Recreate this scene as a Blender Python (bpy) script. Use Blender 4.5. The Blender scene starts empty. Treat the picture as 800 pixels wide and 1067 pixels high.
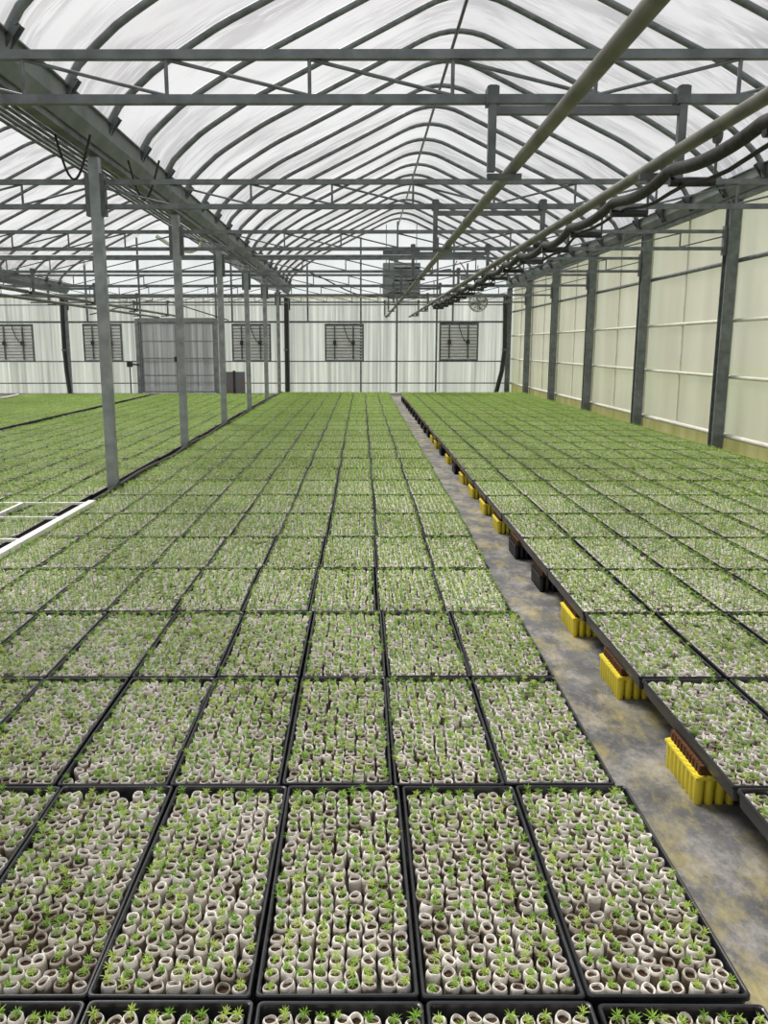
import bpy, math, random
import numpy as np
R = random.Random(7)
N = np.random.default_rng(11)
C = bpy.context.scene.collection

# ------------------------------------------------------------------ camera
F = 870.0
PX, VPX, VPY, ROLL, CZ = 375.0, 376.5, 361.0, math.radians(-0.03), 1.51
def cam_basis():
    d = np.array([VPX - PX, VPY - 533.5, F]); d /= np.linalg.norm(d)
    dn = np.array([-math.sin(ROLL), math.cos(ROLL), 0.0])
    dn[2] = -(dn[0]*d[0] + dn[1]*d[1]) / d[2]
    dn /= np.linalg.norm(dn)
    return np.array([np.cross(dn, d), d, -dn])
B = cam_basis()
def proj(P):
    c = (np.asarray(P, float) - np.array([0, 0, CZ])) @ B
    z = np.maximum(c[..., 2], 1e-3)
    return np.stack([PX + F*c[..., 0]/z, 533.5 + F*c[..., 1]/z, c[..., 2]], -1)
cam_d = bpy.data.cameras.new('camera')
cam = bpy.data.objects.new('camera', cam_d); C.objects.link(cam)
cam_d.sensor_fit = 'VERTICAL'; cam_d.sensor_height = 36.0; cam_d.sensor_width = 27.0
cam_d.lens = F / 1067.0 * 36.0
cam_d.shift_x = (400 - PX) / 1067.0; cam_d.clip_end = 300
from mathutils import Matrix, Vector
rt, dnv, fw = B @ [1, 0, 0], B @ [0, 1, 0], B @ [0, 0, 1]
cam.matrix_world = Matrix(((rt[0], -dnv[0], -fw[0], 0), (rt[1], -dnv[1], -fw[1], 0), (rt[2], -dnv[2], -fw[2], CZ), (0, 0, 0, 1)))
bpy.context.scene.camera = cam

# ------------------------------------------------------------------ materials
MATS = {}
def new_mat(name):
    m = bpy.data.materials.new(name); m.use_nodes = True
    nt = m.node_tree; nt.nodes.clear()
    out = nt.nodes.new('ShaderNodeOutputMaterial')
    MATS[name] = m
    return m, nt, out
def nd(nt, t, **kw):
    n = nt.nodes.new(t)
    for k, v in kw.items():
        if k in n.inputs.keys(): n.inputs[k].default_value = v
        else: setattr(n, k, v)
    return n
def rgb(c): return (c[0], c[1], c[2], 1.0)
def noise_col(nt, scale, c1, c2, lo=0.35, hi=0.65, stretch=(1, 1, 1), detail=4, space='Object', nr=.5):
    tc = nd(nt, 'ShaderNodeTexCoord'); mp = nd(nt, 'ShaderNodeMapping'); mp.inputs['Scale'].default_value = stretch
    nt.links.new(tc.outputs[space], mp.inputs['Vector'])
    nz = nd(nt, 'ShaderNodeTexNoise'); nz.inputs['Scale'].default_value = scale; nz.inputs['Detail'].default_value = detail; nz.inputs['Roughness'].default_value = nr
    nt.links.new(mp.outputs[0], nz.inputs['Vector'])
    rp = nd(nt, 'ShaderNodeValToRGB')
    rp.color_ramp.elements[0].position = lo; rp.color_ramp.elements[0].color = rgb(c1)
    rp.color_ramp.elements[1].position = hi; rp.color_ramp.elements[1].color = rgb(c2)
    nt.links.new(nz.outputs['Fac'], rp.inputs['Fac'])
    return rp.outputs['Color'], nz.outputs['Fac']
def mat_simple(name, c1, c2=None, scale=8, rough=0.6, metal=0.0, stretch=(1, 1, 1), bump=0.0, spec=0.5):
    m, nt, out = new_mat(name)
    p = nd(nt, 'ShaderNodeBsdfPrincipled'); p.inputs['Roughness'].default_value = rough; p.inputs['Metallic'].default_value = metal
    p.inputs['Specular IOR Level'].default_value = spec
    col, f = noise_col(nt, scale, c1, c2 or c1, stretch=stretch)
    nt.links.new(col, p.inputs['Base Color'])
    if bump:
        b = nd(nt, 'ShaderNodeBump'); b.inputs['Strength'].default_value = bump; b.inputs['Distance'].default_value = 0.01
        nt.links.new(f, b.inputs['Height']); nt.links.new(b.outputs[0], p.inputs['Normal'])
    nt.links.new(p.outputs[0], out.inputs['Surface'])
    return m
mat_simple('galvanised', (.13, .145, .155), (.21, .235, .25), 9, .55, .35)
mat_simple('galvanised_post', (.24, .265, .28), (.37, .40, .42), 7, .55, .3)
mat_simple('galvanised_dark', (.08, .092, .10), (.17, .19, .20), 5, .55, .3)
mat_simple('gutter_steel', (.13, .15, .15), (.21, .235, .235), 3, .6, .25)
mat_simple('pipe_steel', (.12, .12, .10), (.20, .20, .17), 5, .5, .3)
mat_simple('black_plastic', (.010, .011, .014), (.020, .022, .027), 20, .30, spec=.5)
mat_simple('black_rubber', (.014, .014, .014), (.035, .035, .034), 30, .8, bump=.3)
mat_simple('yellow_plastic', (.88, .74, .05), (.92, .79, .08), 12, .4)
mat_simple('peat', (.06, .022, .007), (.17, .065, .018), 90, .95, bump=.6)
mat_simple('white_plastic', (.78, .78, .75), (.86, .86, .83), 6, .45)
mat_simple('heater_grey', (.22, .25, .25), (.29, .32, .32), 5, .5)
mat_simple('heater_dark', (.02, .022, .022), (.05, .05, .05), 12, .6)
mat_simple('fan_white', (.22, .22, .19), (.36, .35, .31), 15, .5)
mat_simple('shutter_grey', (.60, .62, .60), (.76, .78, .76), 5, .55, .15, stretch=(1, 1, 3))
mat_simple('door_frame', (.20, .23, .24), (.30, .33, .34), 6, .55, .2)
mat_simple('board_brown', (.22, .17, .11), (.17, .20, .27), 4, .7)
mat_simple('gas_yellow', (.55, .45, .22), (.65, .53, .28), 6, .5)
mat_simple('red_cable', (.35, .09, .04), (.42, .12, .06), 6, .5)
mat_simple('rail_cream', (.62, .62, .55), (.74, .74, .66), 6, .5)
mat_simple('wood', (.16, .11, .06), (.24, .17, .1), 20, .8, stretch=(1, .1, 1))
mat_simple('tag_white', (.85, .85, .85), None, 5, .5)

def attr_mix(nt, c1, c2, c3):
    a = nd(nt, 'ShaderNodeAttribute'); a.attribute_name = 'tint'
    rp = nd(nt, 'ShaderNodeValToRGB'); e = rp.color_ramp.elements
    e[0].position = 0; e[0].color = rgb(c1); e[1].position = 1; e[1].color = rgb(c3)
    q = e.new(.55); q.color = rgb(c2)
    nt.links.new(a.outputs['Fac'], rp.inputs['Fac'])
    return rp.outputs['Color']
def mat_paper():
    m, nt, out = new_mat('paper')
    p = nd(nt, 'ShaderNodeBsdfPrincipled'); p.inputs['Roughness'].default_value = .9; p.inputs['Specular IOR Level'].default_value = .2
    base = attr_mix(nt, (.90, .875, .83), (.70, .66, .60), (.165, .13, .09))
    c, f = noise_col(nt, 260, (.72, .70, .66), (1.0, 1.0, 1.0), .3, .6)
    mx = nd(nt, 'ShaderNodeMix', data_type='RGBA', blend_type='MULTIPLY'); mx.inputs['Factor'].default_value = .7
    nt.links.new(base, mx.inputs[6]); nt.links.new(c, mx.inputs[7])
    nt.links.new(mx.outputs[2], p.inputs['Base Color']); nt.links.new(p.outputs[0], out.inputs['Surface'])
mat_paper()
mat_simple('soil', (.022, .011, .006), (.085, .042, .020), 200, .95)
def mat_needle():
    m, nt, out = new_mat('needle')
    base = attr_mix(nt, (.19, .39, .035), (.30, .51, .06), (.52, .66, .14))
    p = nd(nt, 'ShaderNodeBsdfPrincipled'); p.inputs['Roughness'].default_value = .55; p.inputs['Specular IOR Level'].default_value = .3
    t = nd(nt, 'ShaderNodeBsdfTranslucent'); mx = nd(nt, 'ShaderNodeMixShader'); mx.inputs[0].default_value = .35
    nt.links.new(base, p.inputs['Base Color']); nt.links.new(base, t.inputs['Color'])
    nt.links.new(p.outputs[0], mx.inputs[1]); nt.links.new(t.outputs[0], mx.inputs[2]); nt.links.new(mx.outputs[0], out.inputs['Surface'])
mat_needle()
def mat_film():                                     # inflated poly film: creases, condensation, dust
    m, nt, out = new_mat('poly_film')
    tc = nd(nt, 'ShaderNodeTexCoord')
    def nz(scale, stretch, rot, lo, hi, a, b, dist=0.0, det=4):
        mp = nd(nt, 'ShaderNodeMapping'); mp.inputs['Scale'].default_value = stretch; mp.inputs['Rotation'].default_value = rot
        nt.links.new(tc.outputs['UV'], mp.inputs['Vector'])
        n = nd(nt, 'ShaderNodeTexNoise'); n.inputs['Scale'].default_value = scale; n.inputs['Detail'].default_value = det; n.inputs['Distortion'].default_value = dist
        nt.links.new(mp.outputs[0], n.inputs['Vector'])
        r = nd(nt, 'ShaderNodeMapRange'); r.inputs['From Min'].default_value = lo; r.inputs['From Max'].default_value = hi
        r.inputs['To Min'].default_value = a; r.inputs['To Max'].default_value = b
        nt.links.new(n.outputs['Fac'], r.inputs['Value'])
        return r.outputs[0]
    big = nz(1.0, (.45, .9, 1), (0, 0, .25), .35, .65, .0, 1.0, .4, 3)
    patch = nz(1.0, (.55, 1.5, 1), (0, 0, -.15), .42, .60, .0, 1.0, .8, 3)
    fine = nz(1.0, (.9, 8.5, 1), (0, 0, .10), .44, .56, 0.0, 1.0, 2.2, 6)
    fine2 = nz(1.0, (1.1, 4.6, 1), (0, 0, -.26), .44, .58, 0.0, 1.0, 1.8, 6)
    def mth(op, a, b):
        n = nd(nt, 'ShaderNodeMath'); n.operation = op
        for i, v in enumerate((a, b)):
            if isinstance(v, (int, float)): n.inputs[i].default_value = v
            else: nt.links.new(v, n.inputs[i])
        return n.outputs[0]
    cr = mth('MULTIPLY', mth('SUBTRACT', 1.0, mth('MULTIPLY', fine, fine2)), patch)      # 1 where the film is creased and dull
    v = mth('SUBTRACT', mth('ADD', .62, mth('MULTIPLY', big, .38)), mth('MULTIPLY', cr, .62))
    rp = nd(nt, 'ShaderNodeValToRGB'); e = rp.color_ramp.elements
    e[0].position = .0; e[0].color = rgb((.42, .41, .43)); e[1].position = .9; e[1].color = rgb((.86, .845, .855))
    nt.links.new(v, rp.inputs['Fac'])
    tr = nd(nt, 'ShaderNodeBsdfTransparent'); tl = nd(nt, 'ShaderNodeBsdfTranslucent'); gl = nd(nt, 'ShaderNodeBsdfGlossy')
    gl.inputs['Roughness'].default_value = .25; gl.inputs['Color'].default_value = (.9, .9, .9, 1)
    tl.inputs['Color'].default_value = (.9, .9, .9, 1)
    nt.links.new(rp.outputs[0], tr.inputs['Color'])
    m1 = nd(nt, 'ShaderNodeMixShader'); m1.inputs[0].default_value = .14
    nt.links.new(tr.outputs[0], m1.inputs[1]); nt.links.new(tl.outputs[0], m1.inputs[2])
    m2 = nd(nt, 'ShaderNodeMixShader'); m2.inputs[0].default_value = .04
    nt.links.new(m1.outputs[0], m2.inputs[1]); nt.links.new(gl.outputs[0], m2.inputs[2])
    nt.links.new(m2.outputs[0], out.inputs['Surface'])
mat_film()
def mat_poly(name, c1, c2, clear, stretch, scale=1.0, lo=.35, hi=.65):
    m, nt, out = new_mat(name)
    col, f = noise_col(nt, scale, c1, c2, lo, hi, stretch, 5)
    tr = nd(nt, 'ShaderNodeBsdfTransparent'); tl = nd(nt, 'ShaderNodeBsdfTranslucent'); df = nd(nt, 'ShaderNodeBsdfDiffuse')
    for s in (tr, tl, df): nt.links.new(col, s.inputs['Color'])
    m0 = nd(nt, 'ShaderNodeMixShader'); m0.inputs[0].default_value = .22
    nt.links.new(tl.outputs[0], m0.inputs[1]); nt.links.new(df.outputs[0], m0.inputs[2])
    m1 = nd(nt, 'ShaderNodeMixShader'); m1.inputs[0].default_value = clear
    nt.links.new(m0.outputs[0], m1.inputs[1]); nt.links.new(tr.outputs[0], m1.inputs[2])
    nt.links.new(m1.outputs[0], out.inputs['Surface'])
mat_poly('poly_side', (.89, .84, .80), (.97, .93, .90), .36, (1, 1.6, .18))
mat_poly('poly_back', (.54, .545, .56), (.82, .82, .835), .26, (16, 1, .22), 1.0, .3, .7)
mat_poly('poly_gable', (.88, .90, .92), (.97, .98, 1.0), .80, (2, 1, .3))
mat_poly('poly_base', (.74, .70, .42), (.90, .86, .62), .15, (1, 3, .5))
def mat_floor():
    m, nt, out = new_mat('weed_cloth')
    p = nd(nt, 'ShaderNodeBsdfPrincipled'); p.inputs['Roughness'].default_value = .75
    base, _ = noise_col(nt, 5.0, (.07, .072, .075), (.17, .175, .18), .32, .68, detail=9, nr=.65)
    st, f1 = noise_col(nt, 3.6, (0, 0, 0), (.85, .85, .85), .48, .66, (1.6, .8, 1), 15, nr=.74)
    st2, f2 = noise_col(nt, 6.0, (0, 0, 0), (.8, .8, .8), .48, .66, (1.0, .7, 1), 15, nr=.78)
    mx = nd(nt, 'ShaderNodeMix', data_type='RGBA'); mx.inputs[7].default_value = (.42, .36, .14, 1)
    nt.links.new(st, mx.inputs[0]); nt.links.new(base, mx.inputs[6])
    mx2 = nd(nt, 'ShaderNodeMix', data_type='RGBA'); mx2.inputs[7].default_value = (.44, .42, .39, 1)
    nt.links.new(st2, mx2.inputs[0]); nt.links.new(mx.outputs[2], mx2.inputs[6])
    nt.links.new(mx2.outputs[2], p.inputs['Base Color'])
    wv = nd(nt, 'ShaderNodeTexChecker'); wv.inputs['Scale'].default_value = 300
    b = nd(nt, 'ShaderNodeBump'); b.inputs['Strength'].default_value = .25; b.inputs['Distance'].default_value = .003
    nt.links.new(f2, b.inputs['Height']); nt.links.new(b.outputs[0], p.inputs['Normal'])
    nt.links.new(p.outputs[0], out.inputs['Surface'])
mat_floor()
mat_simple('outside_ground', (.10, .20, .04), (.20, .30, .09), 1.2, .95)

# ------------------------------------------------------------------ mesh builders
class MB:
    def __init__(s): s.v = []; s.f = []; s.sm = []
    def add(s, vs, fs, smooth=False):
        o = len(s.v); s.v += [tuple(map(float, p)) for p in vs]; s.f += [tuple(i + o for i in f) for f in fs]; s.sm += [smooth] * len(fs); return s
    def box(s, x0, x1, y0, y1, z0, z1, ch=0.0):
        if ch:
            return s.prism_box(x0, x1, y0, y1, z0, z1, ch)
        v = [(x, y, z) for z in (z0, z1) for y in (y0, y1) for x in (x0, x1)]
        return s.add(v, [(0, 2, 3, 1), (4, 5, 7, 6), (0, 1, 5, 4), (2, 6, 7, 3), (0, 4, 6, 2), (1, 3, 7, 5)])
    def prism_box(s, x0, x1, y0, y1, z0, z1, c):
        # box with its vertical edges chamfered and a small chamfer at top
        def ring(z, i): return [(x0+i+c, y0+i, z), (x1-i-c, y0+i, z), (x1-i, y0+i+c, z), (x1-i, y1-i-c, z), (x1-i-c, y1-i, z), (x0+i+c, y1-i, z), (x0+i, y1-i-c, z), (x0+i, y0+i+c, z)]
        rs = [ring(z0, c*.6), ring(z0+c*.6, 0), ring(z1-c*.6, 0), ring(z1, c*.6)]
        v = sum(rs, []); f = []
        for k in range(3):
            for i in range(8): f.append((k*8+i, k*8+(i+1) % 8, k*8+8+(i+1) % 8, k*8+8+i))
        f.append(tuple(range(7, -1, -1))); f.append(tuple(24+i for i in range(8)))
        return s.add(v, f)
    def tube(s, pts, r, n=8, caps=True, smooth=True, up=None):
        pts = [np.array(p, float) for p in pts]; rr = r if isinstance(r, (list, tuple)) else [r]*len(pts)
        vs = []; fs = []; prev = None
        for i, p in enumerate(pts):
            t = (pts[min(i+1, len(pts)-1)] - pts[max(i-1, 0)]); t /= np.linalg.norm(t) + 1e-12
            if prev is None:
                a = np.array([0, 0, 1.0]) if abs(t[2]) < .9 else np.array([1.0, 0, 0])
                if up is not None: a = np.array(up, float)
            else: a = prev
            u = a - t*np.dot(a, t); u /= np.linalg.norm(u); w = np.cross(t, u); prev = u
            for k in range(n):
                an = 2*math.pi*(k+.5)/n; vs.append(p + rr[i]*(u*math.cos(an) + w*math.sin(an)))
        for i in range(len(pts)-1):
            for k in range(n): fs.append((i*n+k, i*n+(k+1) % n, (i+1)*n+(k+1) % n, (i+1)*n+k))
        s.add(vs, fs, smooth)
        if caps:
            s.add(vs[:n], [tuple(range(n-1, -1, -1))]); s.add(vs[-n:], [tuple(range(n))])
        return s
    def bar(s, a, b, w, h=None):                   # square bar between two points
        return s.tube([a, b], w*math.sqrt(.5), 4, True, False)
    def disc(s, c, r, axis, n=20, th=.02):
        a = np.array(axis, float)*th/2; c = np.array(c, float)
        return s.tube([c-a, c+a], r, n)
    def mesh(s, name, mat):
        me = bpy.data.meshes.new(name); me.from_pydata(s.v, [], s.f)
        me.polygons.foreach_set('use_smooth', s.sm); me.materials.append(MATS[mat]); me.update(); return me
def link(name, me, parent=None, loc=None):
    o = bpy.data.objects.new(name, me); C.objects.link(o)
    if parent is not None: o.parent = parent
    if loc is not None: o.location = loc
    return o
def empty(name, loc=(0, 0, 0)):
    o = link(name, None); o.location = loc; o.empty_display_size = .1; return o
def tag(o, label=None, cat=None, group=None, kind=None):
    for k, v in (('label', label), ('category', cat), ('group', group), ('kind', kind)):
        if v: o[k] = v
    return o
def copy_tree(o, parent=None):
    c = o.copy(); C.objects.link(c)
    if parent is not None: c.parent = parent
    for ch in [x for x in o.children]: copy_tree(ch, c)
    return c
ORD = ['first', 'second', 'third', 'fourth', 'fifth', 'sixth', 'seventh', 'eighth', 'ninth', 'tenth', 'eleventh', 'twelfth', 'thirteenth', 'fourteenth',
       'fifteenth', 'sixteenth', 'seventeenth', 'eighteenth', 'nineteenth', 'twentieth', 'twenty-first', 'twenty-second', 'twenty-third', 'twenty-fourth',
       'twenty-fifth', 'twenty-sixth', 'twenty-seventh', 'twenty-eighth', 'twenty-ninth', 'thirtieth', 'thirty-first', 'thirty-second']

# ------------------------------------------------------------------ layout of the house
S, Y0, YB = 3.4, 4.7, 28.5           # frame spacing, first frame in view, back wall
XL, XR = -2.44, 4.88                 # post lines of the middle bay
BAY = XR - XL
XM = (XL + XR) / 2
FL = -.04                             # floor level
YF = -6.5                            # near end of the house, behind the camera
bays = [('middle', 0.0), ('left', -BAY), ('far left', -2*BAY)]

# floor, outside ground
def struct(name, mb, mat): return tag(link(name, mb.mesh(name, mat)), kind='structure')
struct('floor', MB().box(XL - 2*BAY - .3, XR + .35, YF, YB + .1, FL - .06, FL), 'weed_cloth')
struct('ground_outside', MB().box(-60, 45, -30, 70, -.25, -.1), 'outside_ground')

# roof film: one shell per bay, following the bows
def bow_profile(off=0.0):
    # half profile: from foot outwards (distance from foot, height above foot)
    h = [(0, 0), (.055, .15), (.14, .27), (.27, .385), (.44, .53), (.64, .66), (.86, .79), (1.1, .925)]
    half = (BAY - .2) / 2
    cw = .46; top = 1.98; x0, z0 = h[-1]
    sl = (top - z0) / (half - x0 - cw/2)
    pts = list(h) + [(x0 + (half - cw - x0)*t, z0 + sl*(half - cw - x0)*t) for t in (.2, .4, .6, .8, 1.0)]
    ze = z0 + sl*(half - cw - x0)
    return pts + [(half - cw + cw*t, ze + sl*cw*(t - t*t/2)) for t in (.25, .5, .75, 1.0)]
ZF = 3.42
def bow_pts(dx, off=0.0):
    hp = bow_profile(); half = (BAY - .2) / 2
    L = [(XL + .1 + x + dx, ZF + z + .10*(x/half)*.5) for x, z in hp]
    Rr = [(XR - .1 - x + dx, ZF + .06 + z - .01*(x/half)) for x, z in hp]
    apex = ((L[-1][0] + Rr[-1][0])/2, (L[-1][1] + Rr[-1][1])/2)
    P = L[:-1] + [apex] + Rr[:-1][::-1]
    if off:
        q = []
        for i, p in enumerate(P):
            a = P[max(i-1, 0)]; b = P[min(i+1, len(P)-1)]; t = np.array([b[0]-a[0], b[1]-a[1]]); t /= np.linalg.norm(t)
            q.append((p[0] - t[1]*off, p[1] + t[0]*off))
        P = q
    return P
def smooth_poly(P, n):
    P = np.array(P, float); d = np.r_[0, np.cumsum(np.linalg.norm(np.diff(P, axis=0), axis=1))]
    out = []
    for s in np.linspace(0, d[-1], n):
        i = min(max(np.searchsorted(d, s) - 1, 0), len(P)-2); t = (s - d[i])/(d[i+1]-d[i])
        p0, p1, p2, p3 = P[max(i-1, 0)], P[i], P[i+1], P[min(i+2, len(P)-1)]
        out.append(.5*((2*p1) + (p2-p0)*t + (2*p0-5*p1+4*p2-p3)*t*t + (3*p1-p0-3*p2+p3)*t**3))
    return np.array(out)
for k, (bn, dx) in enumerate(bays):
    P = smooth_poly(bow_pts(dx, .045), 64); ys = np.arange(YF, YB + .01, .35)
    V = np.array([[(p[0], y, p[1]) for p in P] for y in ys]); m, n = len(ys), len(P)
    V[..., 2] += (.012*np.sin(V[..., 1]*2*math.pi/1.1333 + .6)) 
    F_ = [(i*n+j, i*n+j+1, (i+1)*n+j+1, (i+1)*n+j) for i in range(m-1) for j in range(n-1)]
    mb = MB().add(V.reshape(-1, 3), F_, True)
    me = mb.mesh('ceiling', 'poly_film')
    uv = me.uv_layers.new(name='UVMap')
    arc = np.linspace(0, 9, n)
    co = np.array([(arc[j], ys[i] + 40*k) for i in range(m) for j in range(n)])
    li = np.zeros(len(me.loops), np.int32); me.loops.foreach_get('vertex_index', li)
    uv.data.foreach_set('uv', co[li].ravel())
    tag(link('ceiling', me), kind='structure')

# walls -----------------------------------------------------------------
XW = XR + .17
mb = MB()
mb.box(XW, XW + .02, YF, YB, .30, 3.62)
struct('wall_right', mb, 'poly_side')
struct('baseboard_right', MB().box(XW, XW + .03, YF, YB, FL, .30), 'poly_base')
tn = [0]
def trim(mb, mat):
    tn[0] += 1; return struct('trim_%d' % tn[0], mb, mat)
for z, mat, r in ((2.63, 'galvanised', .03), (1.85, 'rail_cream', .026), (1.10, 'rail_cream', .026), (.30, 'rail_cream', .034)):
    trim(MB().tube([(XW - .03, YF, z), (XW - .03, YB - .05, z)], r, 8), mat)
ys = np.arange(Y0 - 3*S, YB, S)
for y in ys:                                      # cream jamb strips beside each post and mid seams
    if y > YF:
        trim(MB().box(XW - .045, XW, y + .12, y + .22, FL, 3.6), 'rail_cream')
    if y + S*.55 > 3: trim(MB().box(XW - .02, XW, y + S*.56, y + S*.56 + .035, .3, 3.6), 'rail_cream')
# back wall: three bays wide
struct('wall_back', MB().box(XL - 2*BAY, XW, YB, YB + .02, FL, 3.12), 'poly_back')
for k, (bn, dx) in enumerate(bays):
    P = smooth_poly(bow_pts(dx, .04), 40)
    vs = [(p[0], YB + .01, p[1]) for p in P]; b = [(p[0], YB + .01, 3.12) for p in P]; n = len(P)
    mb = MB().add(vs + b, [(i, i+1, n+i+1, n+i) for i in range(n-1)])
    struct('wall_back_gable', mb, 'poly_gable')
struct('wall_front', MB().box(XL - 2*BAY, XW, YF - .02, YF, FL, 3.2), 'poly_back')
struct('wall_left', MB().box(XL - 2*BAY - .2, XL - 2*BAY - .18, YF, YB, FL, 3.6), 'poly_side')
for z, r, mat in ((2.31, .035, 'galvanised_dark'), (1.02, .022, 'galvanised'), (.30, .02, 'galvanised'), (3.12, .03, 'galvanised'), (2.86, .02, 'galvanised')):
    trim(MB().tube([(XL - 2*BAY, YB - .04, z), (XW - .1, YB - .04, z)], r, 6), mat)
for dx in (0, -BAY):                              # gable studs
    for x, zt in ((-1.78, 4.4), (-.02, 5.0), (1.18, 5.5), (2.5, 5.0), (3.03, 4.8)):
        trim(MB().box(x + dx - .028, x + dx + .028, YB - .08, YB - .015, 0 if x in (1.18, 2.5, -.02) else 2.3, zt), 'galvanised')

# ------------------------------------------------------------------ steel frame
frame_y = [Y0 + S*k for k in range(7)]            # Y0, then posts at Y0+S...
def post(x, y, ztop, kind, label, group):
    root = empty('steel_post', (x, y, FL)); ztop -= FL
    tag(root, label, 'post', group)
    if kind == 'box':
        link('shaft', MB().box(-.048, .048, -.048, .048, 0, ztop, .006).mesh('shaft', 'galvanised_post'), root)
    else:                                         # open section with bright inner flange
        mb = MB(); mb.box(-.075, .075, -.075, -.067, 0, ztop); mb.box(-.075, .075, .067, .075, 0, ztop); mb.box(-.006, .006, -.067, .067, 0, ztop)
        mb.box(-.075, -.067, -.067, -.045, 0, ztop); mb.box(.067, .075, -.067, -.045, 0, ztop)
        link('shaft', mb.mesh('shaft', 'galvanised'), root)
    for sx in ((-1, 1) if kind == 'box' else (-1,)):
        w = .05 if kind == 'box' else .077
        pl = MB(); pl.box(sx*w if sx > 0 else -w - .04, w + .04 if sx > 0 else -w, -.04, .04, 2.69 - FL, 3.06 - FL)
        link('truss_plate', pl.mesh('truss_plate', 'galvanised_dark'), root)
    link('foot_plate', MB().box(-.09, .09, -.09, .09, 0, .012).mesh('foot_plate', 'galvanised_dark'), root)
    return root

for i in range(6):
    post(XL, Y0 + S*(i+1), 3.2, 'box', 'grey square steel post beside the middle bed, %s from the front' % ORD[i], 'square posts along the left gutter')
post(XL, YB - .16, 3.2, 'box', 'grey square steel post beside the middle bed, standing against the back wall', 'square posts along the left gutter')
for i in range(1, 6):
    post(XR, Y0 + S*(i+1), 3.38, 'open', 'dark galvanised channel post before the cream wall, %s from the front' % ORD[i-1], 'channel posts along the cream wall')
post(XR, YB - .16, 3.38, 'open', 'dark galvanised channel post in the corner of cream and back walls', 'channel posts along the cream wall')
post(XL - BAY, Y0 + S*5, 3.2, 'box', 'grey square steel post beyond the left bed, standing free of the back wall', 'square posts along the far gutter')
post(XL - BAY, YB - .16, 3.2, 'box', 'grey square steel post beyond the left bed, against the back wall', 'square posts along the far gutter')

for x, y, zt in ((XL, Y0, 3.2), (XR, Y0, 3.38), (XR, Y0 + S, 3.38)):     # posts just outside the picture that carry the first trusses
    struct('wall_post', MB().box(x - .05, x + .05, y - .05, y + .05, FL, zt, .006), 'galvanised_post')

# gutters
def gutter(x, z0, z1, label, w=.13):
    root = empty('gutter_beam', (x, YF, z0)); tag(root, label, 'gutter', 'gutters along the bays')
    L = YB - YF - .02; h = z1 - z0
    m = MB(); m.box(-w*.55, w*.55, 0, L, 0, .012); m.box(-w, -w + .012, 0, L, .10, h); m.box(w - .012, w, 0, L, .10, h)
    m.add([(-w*.55, 0, 0), (-w, 0, .10), (-w, L, .10), (-w*.55, L, 0), (w*.55, 0, 0), (w, 0, .10), (w, L, .10), (w*.55, L, 0)], [(0, 1, 2, 3), (4, 7, 6, 5)])
    link('channel', m.mesh('channel', 'gutter_steel'), root)
    fl = MB(); fl.box(-w - .03, -w, 0, L, h - .012, h); fl.box(w, w + .03, 0, L, h - .012, h)
    link('lip', fl.mesh('lip', 'galvanised'), root)
    b = MB(); b.box(-.05, .05, 0, L, -.05, 0); link('purlin', b.mesh('purlin', 'galvanised_dark'), root)
gutter(XL, 3.27, 3.52, 'heavy grey steel gutter beam carried by the square posts left of the middle bay')
gutter(XR + .02, 3.42, 3.64, 'heavy grey steel gutter beam along the top of the cream side wall')
gutter(XL - BAY, 3.27, 3.52, 'thin looking far gutter beam over the posts beyond the left bed')

# roof bows
bow_y = [5.95 + 1.1333*k for k in range(-4, 20)]
def bow_parts(dx):
    m = MB(); P = smooth_poly(bow_pts(dx), 60)
    m.tube([(p[0], 0, p[1]) for p in P], .034, 8)
    br = []
    for i0, s in ((0, 1), (len(P)-1, -1)):
        a = P[i0]; b = P[i0 + s*4]; t = (b - a)/np.linalg.norm(b - a)
        n_ = MB()
        for yy in (-.037, .037):
            q = a - t*.05; e = a + t*.19; w = np.array([-t[1], t[0]])*.025
            c = [q - w, q + w, e + w, e - w]
            v = [(p[0], yy - .004, p[1]) for p in c] + [(p[0], yy + .004, p[1]) for p in c]
            n_.add(v, [(0, 1, 2, 3), (7, 6, 5, 4), (0, 4, 5, 1), (1, 5, 6, 2), (2, 6, 7, 3), (3, 7, 4, 0)])
            for q2 in (.02, .10, .18):
                cc = a + t*q2; n_.tube([(cc[0], yy*1.0 - .012, cc[1]), (cc[0], yy + .012, cc[1])], .011, 6)
        br.append(n_.mesh('foot_bracket', 'galvanised_dark'))
    return m.mesh('roof_bow', 'galvanised'), br
for (bn, dx), start in zip(bays[:2], (0, 3)):
    bm_, br_ = bow_parts(dx)
    for k, y in enumerate(bow_y[start:]):
        o = link('roof_bow', bm_, None, (0, y, 0))
        vis = k - (3 if bn == 'middle' else 1)
        tag(o, 'curved steel roof bow under the film of the %s bay, %s from the near end' % (bn, ORD[k]), 'roof bow', 'roof bows of the %s bay' % bn)
        for q in br_: link('foot_bracket', q, o)
# ridge purlin
for (bn, dx) in bays[:2]:
    ap = smooth_poly(bow_pts(dx), 61)[30]
    o = link('ridge_purlin', MB().tube([(0, YF, 0), (0, YB - .05, 0)], .022, 8).mesh('ridge_purlin', 'black_plastic'), None, (ap[0], 0, ap[1] - .05))
    tag(o, 'thin dark ridge line tying the bows together at the top of the %s bay' % bn, 'purlin')

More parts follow.
